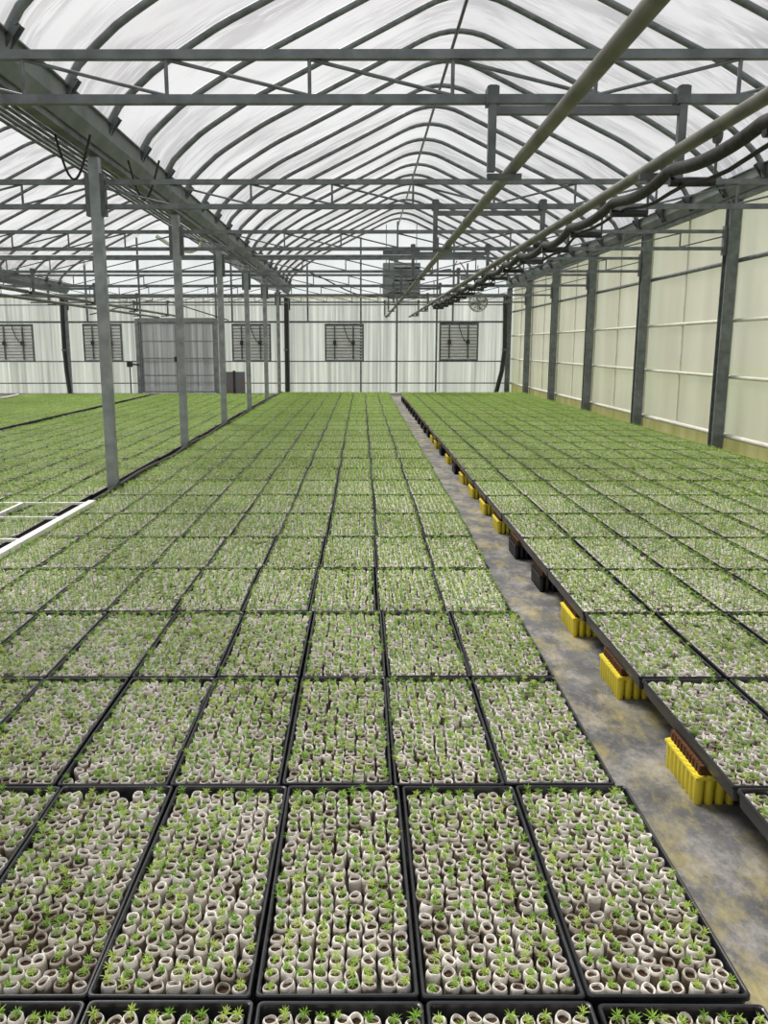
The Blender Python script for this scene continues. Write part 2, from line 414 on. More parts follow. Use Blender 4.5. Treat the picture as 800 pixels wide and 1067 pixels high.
# roof trusses
ZT0, ZT1 = 2.775, 2.99
def make_truss(dx):
    root = empty('roof_truss', (XM + dx, 0, 0)); h = BAY/2 - .10
    for z, nm in ((ZT1, 'top_chord'), (ZT0, 'bottom_chord')):
        link(nm, MB().box(-h, h, -.022, .022, z - .022, z + .022).mesh(nm, 'galvanised'), root)
    k = 4; w = .745
    sm = MB().tube([(0, 0, ZT0), (0, 0, ZT1)], .011, 6).mesh('strut', 'galvanised')
    for i in range(-k, k+1): link('strut', sm, root, (i*w, 0, 0))
    e1 = MB().tube([(0, 0, ZT0 + .02), (w, 0, ZT1 - .02)], .010, 6).mesh('brace', 'galvanised')
    e2 = MB().tube([(0, 0, ZT0 + .02), (-w, 0, ZT1 - .02)], .010, 6).mesh('brace', 'galvanised')
    for i in range(0, k+1):
        if (i+1)*w < h + .2:
            link('brace', e1, root, (i*w, 0, 0)); link('brace', e2, root, (-i*w, 0, 0))
    return root
for bn, dx in bays[:2]:
    t0 = make_truss(dx)
    ks = range(7) if bn == 'middle' else range(1, 7)
    for j, k in enumerate(ks):
        t = t0 if j == 0 else copy_tree(t0)
        t.location.y = Y0 + S*k
        tag(t, 'horizontal steel lattice truss spanning the %s bay, %s from the front' % (bn, ORD[j]), 'truss', 'trusses across the %s bay' % bn)

# boom rails on trapeze hangers
def make_hanger(dx):
    root = empty('rail_hanger', (dx, 0, 0))
    x0, x1 = .68, 1.665
    lg = MB().box(-.02, .02, -.02, .02, 2.41, 2.83).mesh('leg', 'galvanised_dark')
    link('leg', lg, root, (x0, -.045, 0)); link('leg', lg, root, (x1, -.045, 0))
    link('crossbar', MB().box(x0 - .02, x1 + .02, -.062, -.022, 2.69, 2.73).mesh('crossbar', 'galvanised_dark'), root)
    b = MB(); b.box(x0 - .02, .84, -.065, -.025, 2.37, 2.399); link('bracket', b.mesh('bracket', 'galvanised_dark'), root)
    b = MB(); b.box(1.46, x1 + .02, -.065, -.025, 2.37, 2.40); bk = link('bracket', b.mesh('bracket', 'galvanised_dark'), root)
    b = MB(); b.tube([(1.59, -.045, 2.43), (1.64, -.045, 2.43)], [.03, .03], 10); link('roller', b.mesh('roller', 'black_plastic'), bk)
    cl = MB(); cl.box(-.03, .03, -.07, .03, ZT0 - .035, ZT0 + .05); cm = cl.mesh('clamp', 'galvanised_dark')
    link('clamp', cm, root, (x0, 0, 0)); link('clamp', cm, root, (x1, 0, 0))
    return root
for (bn, dx) in bays[:2]:
    h0 = make_hanger(dx)
    ks = range(7) if bn == 'middle' else range(2, 7)
    for j, k in enumerate(ks):
        t = h0 if j == 0 else copy_tree(h0)
        t.location.y = Y0 + S*k
        tag(t, 'rectangular steel hanger for the long rail pipes in the %s bay, %s from the front' % (bn, ORD[j]), 'hanger', 'rail hangers in the %s bay' % bn)
    for x, z, what in ((.797, 2.430, 'left'), (1.545, 2.445, 'right')):
        y0 = -1.5 if bn == 'middle' else 6
        o = empty('rail_pipe', (x + dx, 0, z))
        tag(o, 'long straight steel rail pipe in the %s bay, %s one of the two' % (bn, what), 'pipe', 'rail pipes in the %s bay' % bn)
        link('tube', MB().tube([(0, y0, 0), (0, 27.6, 0)], .031, 14).mesh('tube', 'pipe_steel'), o)
        cp = MB().tube([(0, -.03, 0), (0, .03, 0)], .035, 14).mesh('coupling', 'pipe_steel')
        for yy in (6.2, 12.3, 18.4): link('coupling', cp, o, (0, yy + (.4 if what == 'left' else 0), 0))

# water hose on trolleys under the right rail
ty = [3.03 + .89*k for k in range(16)]
rm = MB().tube([(0, 0, .19), (0, 0, .0)], .007, 6).mesh('rod', 'galvanised_dark')
for k, y in enumerate(ty):
    t = empty('hose_trolley', (1.565, y, 2.225))
    tag(t, 'small trolley carrying the sagging black hose under the right rail, %s from the front' % ORD[k], 'trolley', 'hose trolleys under the right rail')
    link('rod', rm, t)
    link('arm', MB().tube([(0, 0, 0), (-.20, 0, 0)], .021, 8).mesh('arm', 'black_plastic') if k == 0 else bpy.data.meshes['arm'], t)
    link('wheel', MB().tube([(-.012, 0, .19), (.012, 0, .19)], .03, 12).mesh('wheel', 'galvanised_dark') if k == 0 else bpy.data.meshes['wheel'], t)
hp = []
yy = -1.0
while yy < 16.5:
    f = ((yy - ty[0]) / .89) % 1.0
    hp.append((1.375 + .012*math.sin(yy*3.1), yy, 2.275 - .15*f*(1-f) + .012*math.sin(yy*1.7))); yy += .11
o = link('water_hose', MB().tube(hp, .027, 10).mesh('water_hose', 'black_rubber'))
tag(o, 'thick sagging black water hose hung in loops below the right rail pipe', 'hose')
c = [(p[0] + .045, p[1], p[2] - .045 - .02*math.sin(p[1]*2.1)) for p in hp[::2]]
tag(link('power_cable', MB().tube(c, .009, 6).mesh('power_cable', 'black_rubber')), 'thin black cable running along below the sagging water hose', 'cable')

# conduits beside the left gutter
for i in range(5):
    o = link('conduit', MB().tube([(0, YF, 0), (0, YB - .1, 0)], .016, 6).mesh('conduit', 'galvanised'), None, (XL - .24 - .085*i, 0, 3.33 + .012*i))
    tag(o, 'slim grey pipe running along the left gutter, %s out from the square posts' % ORD[i], 'pipe', 'slim pipes along the left gutter')
for (x, y) in ((XL - .05, 7.6), (XL + .30, 8.6)):
    pts = [(x - .12 + .3*t, y, 3.28 - .42*math.sin(math.pi*t)*(1 - .3*t)) for t in np.linspace(0, 1, 14)]
    o = link('cable_loop', MB().tube(pts, .011, 6).mesh('cable_loop', 'black_rubber'))
    tag(o, 'black cable looping down %s' % ('left of the nearest square post top' if x < XL else 'right of the nearest square post top'), 'cable')

# cross pipes near the back
o = link('cross_pipe', MB().tube([(XL - BAY + .3, 18.45, 0), (2.6, 18.45, 0)], .045, 10).mesh('cross_pipe', 'galvanised_dark'), None, (0, 0, 3.38))
tag(o, 'dark horizontal pipe crossing both bays above the trusses before the heater', 'pipe')
o = link('gas_pipe', MB().tube([(XL + .1, 0, 0), (2.1, 0, 0), (2.2, 0, .03), (2.2, 0, .5)], .018, 8).mesh('gas_pipe', 'gas_yellow'), None, (0, 26.2, 2.98))
tag(o, 'thin yellowish gas pipe running level below the unit heater', 'pipe')
pts = [(-2.0 + 4.6*t, 25.13, 3.32 + .38*math.cos(2*math.pi*t*1.0)) for t in np.linspace(0, 1, 30)]
tag(link('slack_cable', MB().tube(pts, .02, 6).mesh('slack_cable', 'black_rubber')), 'black slack cable drooping behind the trusses beside the heater', 'cable')

# unit heater
hx, hy, hz = 1.19, 25.5, 3.0
h = empty('unit_heater', (hx, hy, hz)); tag(h, 'grey box shaped unit heater with dark louvres hung near the back wall', 'heater')
b = MB(); b.box(-.55, .55, .03, .75, 0, .93, .02); link('housing', b.mesh('housing', 'heater_grey'), h)
b = MB(); b.box(-.22, .52, .0, .03, .05, .88); link('grille_back', b.mesh('grille_back', 'heater_dark'), h)
lm = MB(); lm.add([(-.22, -.05, -.035), (.52, -.05, -.035), (.52, .0, .04), (-.22, 0, .04), (-.22, -.042, -.04), (.52, -.042, -.04), (.52, .008, .035), (-.22, .008, .035)],
    [(0, 1, 2, 3), (7, 6, 5, 4), (0, 4, 5, 1), (2, 6, 7, 3), (1, 5, 6, 2), (0, 3, 7, 4)]); lm = lm.mesh('louvre', 'heater_grey')
for i in range(7): link('louvre', lm, h, (0, 0, .12 + i*.118))
link('louvre_post', MB().box(.13, .15, -.06, -.05, .06, .87).mesh('louvre_post', 'galvanised'), h)
rd = MB().tube([(0, .4, .93), (0, .4, 2.05)], .012, 6).mesh('hanger_rod', 'galvanised_dark')
link('hanger_rod', rd, h, (-.45, 0, 0)); link('hanger_rod', rd, h, (.45, 0, 0))
b = MB(); b.box(-.55, .55, .37, .43, 1.20, 1.34); link('hanger_beam', b.mesh('hanger_beam', 'galvanised_dark'), h)
b = MB().tube([(-.15, .5, .93), (-.15, .5, 1.18)], .07, 12); link('flue', b.mesh('flue', 'galvanised'), h)

# circulation fan
fx, fy, fz = 3.12, 23.0, 2.667
f = empty('circulation_fan', (fx, fy, fz)); tag(f, 'round pale circulation fan in a wire guard hanging below the hose end', 'fan')
g = MB()
for r in (.06, .11, .16, .21, .245):
    for yy in (-.07, .07):
        g.tube([(r*math.cos(a), yy*(1 - .25*(r/.245)**2), r*math.sin(a)) for a in np.linspace(0, 2*math.pi, 29)], .0055 if r < .24 else .011, 5, False)
for a in np.linspace(0, 2*math.pi, 13)[:-1]:
    g.tube([(.05*math.cos(a), -.07, .05*math.sin(a)), (.245*math.cos(a), -.052, .245*math.sin(a)), (.245*math.cos(a), .052, .245*math.sin(a)), (.05*math.cos(a), .07, .05*math.sin(a))], .005, 5, False)
link('guard', g.mesh('guard', 'fan_white'), f)
for i in range(4):
    a0 = i*math.pi/2 + .3; b = MB(); vs = []
    for t in np.linspace(.03, .215, 6):
        w = .03 + .25*t
        for s in (-1, 1):
            for e in (-.003, .003):
                a = a0 + s*w/ (t + .09) * .6; vs.append((t*math.cos(a), s*.022 + e, t*math.sin(a)))
    fs = []
    for j in range(5):
        o_ = j*4; fs += [(o_, o_+4, o_+6, o_+2), (o_+1, o_+3, o_+7, o_+5), (o_, o_+1, o_+5, o_+4), (o_+2, o_+6, o_+7, o_+3)]
    fs += [(0, 2, 3, 1), (20, 21, 23, 22)]
    link('blade', b.add(vs, fs, True).mesh('blade', 'fan_white'), f)
link('motor', MB().tube([(0, -.03, 0), (0, .13, 0)], [.05, .06], 14).mesh('motor', 'heater_grey'), f)
link('hanger_rod', MB().tube([(0, .0, .24), (-.03, 0, .50), (-.03, 0, .95)], .012, 6).mesh('hanger_rod', 'galvanised_dark'), f)
pts = [(2.55 + .35*t + .05*math.sin(6*t), 22.5, 3.65 - .75*t) for t in np.linspace(0, 1, 14)]
tag(link('red_cable', MB().tube(pts, .016, 6).mesh('red_cable', 'red_cable')), 'reddish cable dropping to the fan beside the rail pipe end', 'cable')
j = empty('junction_box', (2.66, 21.8, 3.20)); tag(j, 'small grey junction box above the fan beside the reddish cable', 'box')
link('case', MB().box(-.16, .16, -.06, .06, -.05, .05, .008).mesh('case', 'heater_grey'), j)
link('cable_tail', MB().tube([(-.16, 0, 0), (-.30, 0, .06), (-.34, 0, .25), (-.26, 0, .42)], .012, 6).mesh('cable_tail', 'black_rubber'), j)
link('bracket', MB().box(-.02, .02, -.09, -.06, -.3, .35).mesh('bracket', 'galvanised_dark'), j)

# louvre shutters on the back wall
def shutter(xc, zc, label):
    s = empty('louvre_shutter', (xc, YB - .06, zc)); tag(s, label, 'shutter', 'louvre shutters in the back wall')
    w, hh = .65, .62
    fr = MB(); fr.box(-w, w, -.03, .03, hh - .05, hh); fr.box(-w, w, -.03, .03, -hh, -hh + .05); fr.box(-w, -w + .05, -.03, .03, -hh + .05, hh - .05); fr.box(w - .05, w, -.03, .03, -hh + .05, hh - .05)
    link('frame', fr.mesh('frame', 'galvanised_dark'), s)
    sl = MB(); n = 11; st = (2*hh - .1)/n
    for i in range(n):
        z = -hh + .05 + st*i
        sl.add([(-w + .05, -.028, z), (w - .05, -.028, z), (w - .05, -.002, z + st*.82), (-w + .05, -.002, z + st*.82), (-w + .05, -.022, z - .004), (w - .05, -.022, z - .004), (w - .05, .004, z + st*.80), (-w + .05, .004, z + st*.80)],
               [(0, 1, 2, 3), (7, 6, 5, 4), (0, 4, 5, 1), (2, 6, 7, 3), (1, 5, 6, 2), (0, 3, 7, 4)])
    link('back', MB().box(-w + .05, w - .05, .012, .02, -hh + .05, hh - .05).mesh('back', 'heater_dark'), s)
    link('slats', sl.mesh('slats', 'shutter_grey'), s)
    for xx in (-.32, .30):
        link('link_bar', MB().box(xx - .022, xx + .022, -.062, -.032, -hh + .08, hh - .08).mesh('link_bar', 'galvanised_dark'), s)
    for xx in (-.32, .30):
        b = MB(); b.box(xx - .05, xx + .05, -.12, -.062, -.08, .07, .012); link('actuator', b.mesh('actuator', 'heater_dark'), s)
    pts = [(-.02 + .32*t*t + .02*math.sin(5*t), -.09, hh - .05 - (.62*t - .0)) for t in np.linspace(0, 1, 12)]
    link('cable', MB().tube(pts, .014, 6).mesh('cable', 'black_rubber'), s)
K_ = YB/27.5
for x, z, lb in ((-11.2, 1.62, 'grey louvre shutter at the far left of the back wall, beyond the far gutter'), (-8.35, 1.63, 'grey louvre shutter left of the double door, partly behind a square post'),
                 (-3.56, 1.63, 'grey louvre shutter right of the double door, behind the row of posts'), (-.57, 1.63, 'grey louvre shutter below the left of the unit heater, middle of the back wall'), (3.115, 1.655, 'grey louvre shutter nearest the cream wall, below the round fan')):
    shutter(x*K_ + .02, (z - 1.51)*K_ + 1.51, lb)
# double door
x0, x1 = -7.2*K_, -4.67*K_; zt = 2.36
d = empty('door_1', ((x0 + x1)/2, YB - .09, FL)); tag(d, kind='structure')
w = (x1 - x0)/2
fr = MB(); fr.box(-w - .06, -w + .06, -.05, .05, 0, zt + .10); fr.box(w - .06, w + .06, -.05, .05, 0, zt + .10); fr.box(-w + .06, w - .06, -.06, .05, zt - .02, zt + .12)
link('frame', fr.mesh('frame', 'door_frame'), d)
for sgn in (-1, 1):
    xa, xb = (-w + .07, -.012) if sgn < 0 else (.012, w - .07)
    lf = MB(); lf.box(xa, xb, .0, .02, .02, zt - .03); lo = link('panel', lf.mesh('panel', 'poly_back'), d)
    rl = MB()
    for z in (.03, .58, 1.14, 1.70, zt - .07): rl.box(xa + .04, xb - .04, -.02, .0, z, z + .04)
    rl.box(xa, xa + .04, -.02, .0, .02, zt - .03); rl.box(xb - .04, xb, -.02, .0, .02, zt - .03)
    link('rails', rl.mesh('rails', 'door_frame'), lo)
link('lock', MB().box(-.10, .02, -.06, -.02, 1.06, 1.22, .008).mesh('lock', 'heater_dark'), d)
# sliding arms above the door
for a, b, nm in (((-9.0, 2.55), (-6.9, 3.02), 'left'), ((-6.4, 2.98), (-4.4, 2.36), 'right')):
    o = link('brace_bar', MB().tube([(a[0], YB - .10, a[1]), (b[0], YB - .10, b[1])], .022, 6).mesh('brace_bar', 'galvanised_dark'))
    tag(o, 'slanting dark steel bar above the double door, the %s of two' % nm, 'bar')

# down pipes in the corners of the back wall
def downpipe(x, y, lean, label):
    pts = [(x, y, 3.10), (x - lean*.1, y - .02, 2.9), (x - lean*.05, y - .05, 2.4), (x, y - .06, 1.4), (x - lean*.3, y - .06, .7), (x - lean*.7, y - .08, .3), (x - lean*1.0, y - .1, FL + .01)]
    P = smooth_poly(pts, 28)  if False else np.array(pts)
    o = empty('down_pipe', (0, 0, 0)); o.location = (0, 0, 0)
    tag(o, label, 'pipe', 'black down pipes')
    m = MB(); q = []
    for i in range(len(P)-1):
        for t in np.linspace(0, 1, 5)[:-1]: q.append(P[i]*(1-t) + P[i+1]*t)
    q.append(P[-1]); m.tube(q, .075, 12); link('pipe', m.mesh('pipe', 'black_plastic'), o)
    cl = MB().tube([(x, y - .06, 1.37), (x, y - .06, 1.43)], .095, 12); link('clamp', cl.mesh('clamp', 'galvanised_dark'), o)
    fn = MB(); fn.tube([(x, y, 3.06), (x, y, 3.18)], [.09, .12], 12); link('funnel', fn.mesh('funnel', 'black_plastic'), o)
downpipe(XL - .02, YB - .42, .0, 'black down pipe against the back wall at the end of the square posts')
downpipe(XR - .16, YB - .40, .25, 'black down pipe bending outwards in the corner of the cream wall')
downpipe(XL - BAY - .05, YB - .35, -.1, 'black down pipe on the back wall beyond the left bed')

# standpipe, board, wires at the back
t = empty('water_standpipe', (-7.72, YB - .25, FL)); tag(t, 'black tap on a thin standpipe between shutter and double door', 'standpipe')
link('pipe', MB().tube([(0, 0, 0), (0, 0, 1.0)], .022, 8).mesh('pipe', 'galvanised_dark'), t)
b = MB(); b.box(-.09, .09, -.07, .07, .88, 1.08, .02); b.tube([(.09, 0, .97), (.30, 0, .95)], .03, 8); link('tap', b.mesh('tap', 'black_plastic'), t)
t = empty('leaning_board', (-4.26, YB - .2, FL)); tag(t, 'small brown and blue boards leaning on the back wall right of the door', 'board')
link('panel', MB().box(-.38, -.04, -.02, .02, 0, .72).mesh('panel', 'board_brown'), t); link('panel', MB().box(.04, .36, -.02, .02, 0, .72).mesh('panel', 'board_brown'), t)
link('upright', MB().box(-.04, .04, -.03, .03, 0, .76).mesh('upright', 'heater_dark'), t)

# ------------------------------------------------------------------ seed trays
ZR = .16                                          # rim height
TW, TL, TH = .348, .866, .056
def tray_meshes():
    def ring(hx, hy, z, r=.011, n=3):
        out = []
        for cx, cy, a0 in ((hx - r, hy - r, 0), (-hx + r, hy - r, 90), (-hx + r, -hy + r, 180), (hx - r, -hy + r, 270)):
            for k in range(n+1):
                a = math.radians(a0 + 90*k/n); out.append((cx + r*math.cos(a), cy + r*math.sin(a), z))
        return out
    def loft(rs, cap=None):
        m = MB(); n = len(rs[0]); v = sum(rs, [])
        m.add(v, [(j*n+i, j*n+(i+1) % n, (j+1)*n+(i+1) % n, (j+1)*n+i) for j in range(len(rs)-1) for i in range(n)])
        if cap: m.f.append(tuple(range((len(rs)-1)*n, len(rs)*n))); m.sm.append(False)
        return m
    hx, hy = TW/2, TL/2
    body = loft([ring(hx - .004, hy - .004, -.006), ring(hx - .009, hy - .009, -TH), ring(hx - .0105, hy - .0105, -TH), ring(hx - .0105, hy - .0105, -TH + .003)], False)
    n = 16
    body.f.append(tuple(range(n, 2*n))[::-1]); body.sm.append(False)
    body.f.append(tuple(range(3*n, 4*n))); body.sm.append(False)
    v = ring(hx - .008, hy - .008, -.006); o = len(body.v); body.v += v
    base = 3*n
    for i in range(n): body.f.append((base+i, base+(i+1) % n, o+(i+1) % n, o+i)); body.sm.append(False)
    rim = loft([ring(hx - .009, hy - .009, -.008), ring(hx - .008, hy - .008, -.0005), ring(hx - .005, hy - .005, .0012), ring(hx - .002, hy - .002, .0012), ring(hx, hy, -.002), ring(hx, hy, -.012), ring(hx - .003, hy - .003, -.012), ring(hx - .004, hy - .004, -.006)])
    return body.mesh('seed_tray', 'black_plastic'), rim.mesh('rim', 'black_plastic')
tray_me, rim_me = tray_meshes()

PY = .876
trays = []       # cx, cy, rot, bed, col, row
def add_bed(bed, x_edge, sgn, ncol, px, ystart, py, rows, skew):
    for r in range(rows):
        dxr = skew(r); 
        for c in range(ncol):
            cx = x_edge + sgn*(px*(c + .5)) + dxr + R.uniform(-.003, .003)
            cy = ystart + py*(r + .5) + R.uniform(-.006, .006) + (R.uniform(-.02, .02) if r > 5 else 0)
            trays.append([cx, cy, R.uniform(-.006, .006), bed, c, r])
rowshift = [.022, .012, -.012, -.008, -.03, -.018, -.006, .0]
RS = {r: (rowshift[r] if r < 8 else R.uniform(-.012, .012)) for r in range(40)}
add_bed('left', .818, -1, 9, .3535, .65, PY, 28, lambda r: RS[r] * (1 if r < 8 else 1))
add_bed('right', 1.140, 1, 10, .3665, 2.395 - .872, .872, 27, lambda r: R.uniform(-.005, .005) + max(0, .022 - .009*r))
add_bed('side', -2.49, -1, 9, .372, .65, PY, 27, lambda r: R.uniform(-.01, .01))
add_bed('outer', -6.08, -1, 10, .3535, .65, PY, 27, lambda r: R.uniform(-.01, .01))
add_bed('beyond', -9.98, -1, 4, .3535, .65 + 12*PY, PY, 14, lambda r: R.uniform(-.01, .01))
def tray_poly(t):
    cx, cy, a = t[:3]
    return np.array([[cx + sx*TW/2, cy + sy*TL/2, ZR] for sx, sy in ((-1, -1), (1, -1), (1, 1), (-1, 1))])
def clip_area(P):
    if (P[:, 2] < .3).any():
        P = P.copy(); 
    poly = [tuple(p[:2]) for p in P]
    for ax, lim, s in ((0, 0, 1), (0, 800, -1), (1, 0, 1), (1, 1067, -1)):
        out = []
        for i in range(len(poly)):
            a, b = poly[i-1], poly[i]; ia = s*(a[ax]-lim) >= 0; ib = s*(b[ax]-lim) >= 0
            if ia != ib:
                t = (lim - a[ax])/(b[ax]-a[ax]); out.append((a[0] + t*(b[0]-a[0]), a[1] + t*(b[1]-a[1])))
            if ib: out.append(b)
        poly = out
        if len(poly) < 3: return 0.0
    return abs(sum(poly[i-1][0]*poly[i][1] - poly[i][0]*poly[i-1][1] for i in range(len(poly))))/2
keep = []
for t in trays:
    P = tray_poly(t); q = proj(P)
    if q[:, 2].min() < .2: 
        if t[1] < 1.0: continue
    xa, xb, ya = q[:, 0].min(), q[:, 0].max(), q[:, 1].min()
    if xb < -420 or xa > 1300 or ya > 1200: continue
    keep.append((clip_area(q), t))
keep.sort(key=lambda k: -k[0])
single = keep[:300]; rest = keep[300:]
BEDN = {'left': '%s left of the aisle', 'right': '%s right of the aisle', 'side': '%s beyond the post row', 'outer': '%s beyond the dark hose', 'beyond': '%s beyond the far posts'}
firstrow = {}
for a, t in keep:
    if a > 50: firstrow[t[3]] = min(firstrow.get(t[3], 99), t[5])
for a, t in single:
    o = link('seed_tray', tray_me, None, (t[0], t[1], ZR)); o.rotation_euler.z = t[2]
    r = t[5] - firstrow[t[3]]
    tag(o, 'black tray of seedlings, %s, %s row from the front' % (BEDN[t[3]] % ORD[t[4]], ORD[r]), 'seed tray', 'seed trays of the beds')
    link('rim', rim_me, o)
def np_mesh(name, V, Fc, mat, tint=None, smooth=False):
    me = bpy.data.meshes.new(name)
    V = np.ascontiguousarray(V, np.float32); nv = len(V)
    k = Fc.shape[1]; nf = len(Fc)
    me.vertices.add(nv); me.vertices.foreach_set('co', V.ravel())
    me.loops.add(nf*k); me.loops.foreach_set('vertex_index', np.ascontiguousarray(Fc, np.int32).ravel())
    me.polygons.add(nf); me.polygons.foreach_set('loop_start', np.arange(nf, dtype=np.int32)*k)
    try: me.polygons.foreach_set('loop_total', np.full(nf, k, np.int32))
    except Exception: pass
    me.polygons.foreach_set('use_smooth', np.full(nf, smooth, bool))
    if tint is not None:
        at = me.attributes.new('tint', 'FLOAT', 'POINT'); at.data.foreach_set('value', np.ascontiguousarray(tint, np.float32))
    me.materials.append(MATS[mat]); me.update(calc_edges=True)
    return me
# the remaining trays, one object
def tray_arrays(me):
    v = np.array([x.co[:] for x in me.vertices]); qs = []
    for p in me.polygons:
        q = list(p.vertices)
        for i in range(1, len(q)-1): qs.append((q[0], q[i], q[i+1]))
    return v, np.array(qs)
tv, tf = tray_arrays(tray_me); rv, rf = tray_arrays(rim_me)
def scatter(v, f, pos, yaw, scale=None, tilt=None):
    n = len(pos); c, s = np.cos(yaw), np.sin(yaw)
    V = np.repeat(v[None], n, 0)
    if scale is not None: V = V*scale
    if tilt is not None:
        V[..., 0] = V[..., 0] + V[..., 2]*tilt[:, None, 0]; V[..., 1] = V[..., 1] + V[..., 2]*tilt[:, None, 1]
    x = V[..., 0]*c[:, None] - V[..., 1]*s[:, None]; y = V[..., 0]*s[:, None] + V[..., 1]*c[:, None]
    W = np.stack([x, y, V[..., 2]], -1) + pos[:, None, :]
    Fo = f[None] + (np.arange(n)*len(v))[:, None, None]
    return W.reshape(-1, 3), Fo.reshape(-1, f.shape[1])
rp = np.array([[t[0], t[1], ZR] for a, t in rest]); ra = np.array([t[2] for a, t in rest])
V, Fc = scatter(tv, tf, rp, ra); o = link('seed_tray', np_mesh('seed_tray_rest', V, Fc, 'black_plastic'))
tag(o, 'all the smaller looking black seed trays filling the distance of the beds', 'seed tray', 'seed trays of the beds', 'stuff')
V, Fc = scatter(rv, rf, rp, ra); link('rim', np_mesh('rim_rest', V, Fc, 'black_plastic'), o)['kind'] = 'stuff'

# ------------------------------------------------------------------ paper pots with seedlings
PH = .045; PRD = .0165
def pot_template(n, lod, rng):
    """paper sleeve: quads; soil: tris"""
    if lod == 0: prof = [(.93, 0), (1.0, .012), (1.02, .026), (1.01, .032), (.96, .0365), (.88, .0393), (.81, .040), (.745, .0385), (.70, .035), (.69, .030)]
    elif lod == 1: prof = [(.95, 0), (1.02, .028), (.97, .036), (.82, .040), (.71, .033)]
    else: prof = [(.98, .008), (.98, .037), (.72, .038)]
    prof = [(r, z*1.13) for r, z in prof]
    a = np.arange(n)*2*math.pi/n
    hole = rng.uniform(.86, 1.15)
    ph = rng.uniform(0, 6.28, 6); am = rng.uniform(.0, .055, 3)
    v = []
    for j, (r, z) in enumerate(prof):
        w = 1 + am[0]*np.sin(a + ph[0]) + am[1]*np.sin(2*a + ph[1]) + .8*am[2]*np.sin(3*a + ph[2])
        q = r*(hole if r < .8 else 1)*(w if r > .8 else 1 + 1.7*(w - 1) + .07*np.sin(4*a + ph[4]))
        zz = z + (.0028*np.sin(a + ph[3]) + .0012*np.sin(3*a + ph[5]))*(1 if z > .03 else 0)
        v.append(np.stack([q*PRD*np.cos(a), q*PRD*np.sin(a), zz + 0*a], -1))
    V = np.concatenate(v); m = len(prof)
    Fq = np.array([(j*n+i, j*n+(i+1) % n, (j+1)*n+(i+1) % n, (j+1)*n+i) for j in range(m-1) for i in range(n)])
    sr = v[-1][:, :2]*1.08; zs = prof[-1][1] + .0015
    sv = np.concatenate([np.c_[sr, np.full(n, zs)], [[0, 0, zs + .0025*rng.uniform(-1, 1)]]])
    sf = np.array([(i, (i+1) % n, n) for i in range(n)])
    return V, Fq, sv, sf
def seedling_template(lod, rng):
    """a germinant: short stem with whorls of needles, leaning; triangles"""
    vs = []; fs = []
    z0 = .036; low = rng.random() < .4
    h = rng.uniform(.012, .018) if low else rng.uniform(.018, .034)
    lx, ly = rng.uniform(-.008, .008, 2)
    top = np.array([lx, ly, z0 + h])
    def tri(a, b, c):
        o = len(vs); vs.extend([a, b, c]); fs.append((o, o+1, o+2))
    base = np.array([lx*.2, ly*.2, z0])
    w = .0009 if lod == 0 else .0016
    if lod < 2:
        for k in range(3):
            d = np.array([math.cos(k*2.094), math.sin(k*2.094), 0])*w; e = np.array([math.cos((k+1)*2.094), math.sin((k+1)*2.094), 0])*w
            tri(base + d, base + e, top + e*.6); tri(base + d, top + e*.6, top + d*.6)
    tiers = [(0.4, 6, .9), (.75, 8, 1.0), (1.0, 8, .85)] if lod == 0 else ([(.5, 6, .95), (1.0, 7, 1.0)] if lod == 1 else [(.45, 4, 1.0), (.95, 5, 1.0)])
    for tz, cnt, ln in tiers:
        c = base + (top - base)*tz; a0 = rng.uniform(0, 6.28)
        for k in range(cnt):
            a = a0 + 6.283*k/cnt + rng.uniform(-.25, .25); L = rng.uniform(.013, .021)*ln
            el = rng.uniform(.0, .55) + .5*tz*(1 if k % 2 else .4)
            d = np.array([math.cos(a)*math.cos(el), math.sin(a)*math.cos(el), math.sin(el)])
            s = np.array([-math.sin(a), math.cos(a), 0])*(.0010 if lod == 0 else (.0021 if lod == 1 else .0033))
            mid = c + d*L*.55 + np.array([0, 0, .0006]); tip = c + d*L + np.array([0, 0, -.0015*rng.uniform(0, 2)])
            if lod == 0:
                up = np.array([0, 0, .0008])
                tri(c - s*.6, c + s*.6, mid + s); tri(c - s*.6, mid + s, mid - s); tri(mid - s, mid + s, tip)
                tri(mid - s, tip, mid - up)
            else: tri(c - s, c + s, tip)
    return np.array(vs), np.array(fs)
def side_shade(v): return np.where(v[:, 2] < .0375, .58, 0.0)     # shade of the pot sides below the rim, painted into the tint
rngT = np.random.default_rng(5)
LODS = {}
for lod, (nseg, nv_) in enumerate(((14, 8), (9, 5), (6, 4), (5, 3))):
    LODS[lod] = ([pot_template(nseg, min(lod, 2), rngT) for _ in range(nv_)], [seedling_template(min(lod, 2), rngT) for _ in range(10 if lod < 2 else 6)])
NX, NY = 9, 22
cells = []                                         # x, y, yaw, sx, tilt, tray-index, ix, iy
allt = single + rest
data = []
for ti, (ar, t) in enumerate(allt):
    cx, cy, rot, bed, col, row = t
    ix, iy = np.meshgrid(np.arange(NX), np.arange(NY)); ix = ix.ravel(); iy = iy.ravel(); n = len(ix)
    px = (TW - .022)/(NX); py = (TL - .046)/NY
    x = (ix - (NX-1)/2)*px + N.normal(0, .0016, n) + .0022*np.sin(iy*.7 + ti); y = (iy - (NY-1)/2)*py + N.normal(0, .0022, n) + .002*np.sin(ix*1.1 + ti*2)
    x = np.clip(x, -(TW/2 - .0095 - PRD), TW/2 - .0095 - PRD); y = np.clip(y, -(TL/2 - .014 - PRD), TL/2 - .014 - PRD)
    c, s = math.cos(rot), math.sin(rot)
    data.append(np.stack([cx + x*c - y*s, cy + x*s + y*c, np.full(n, ti), ix, iy], -1))
D = np.concatenate(data)
D = D[N.random(len(D)) > .004]
n = len(D)
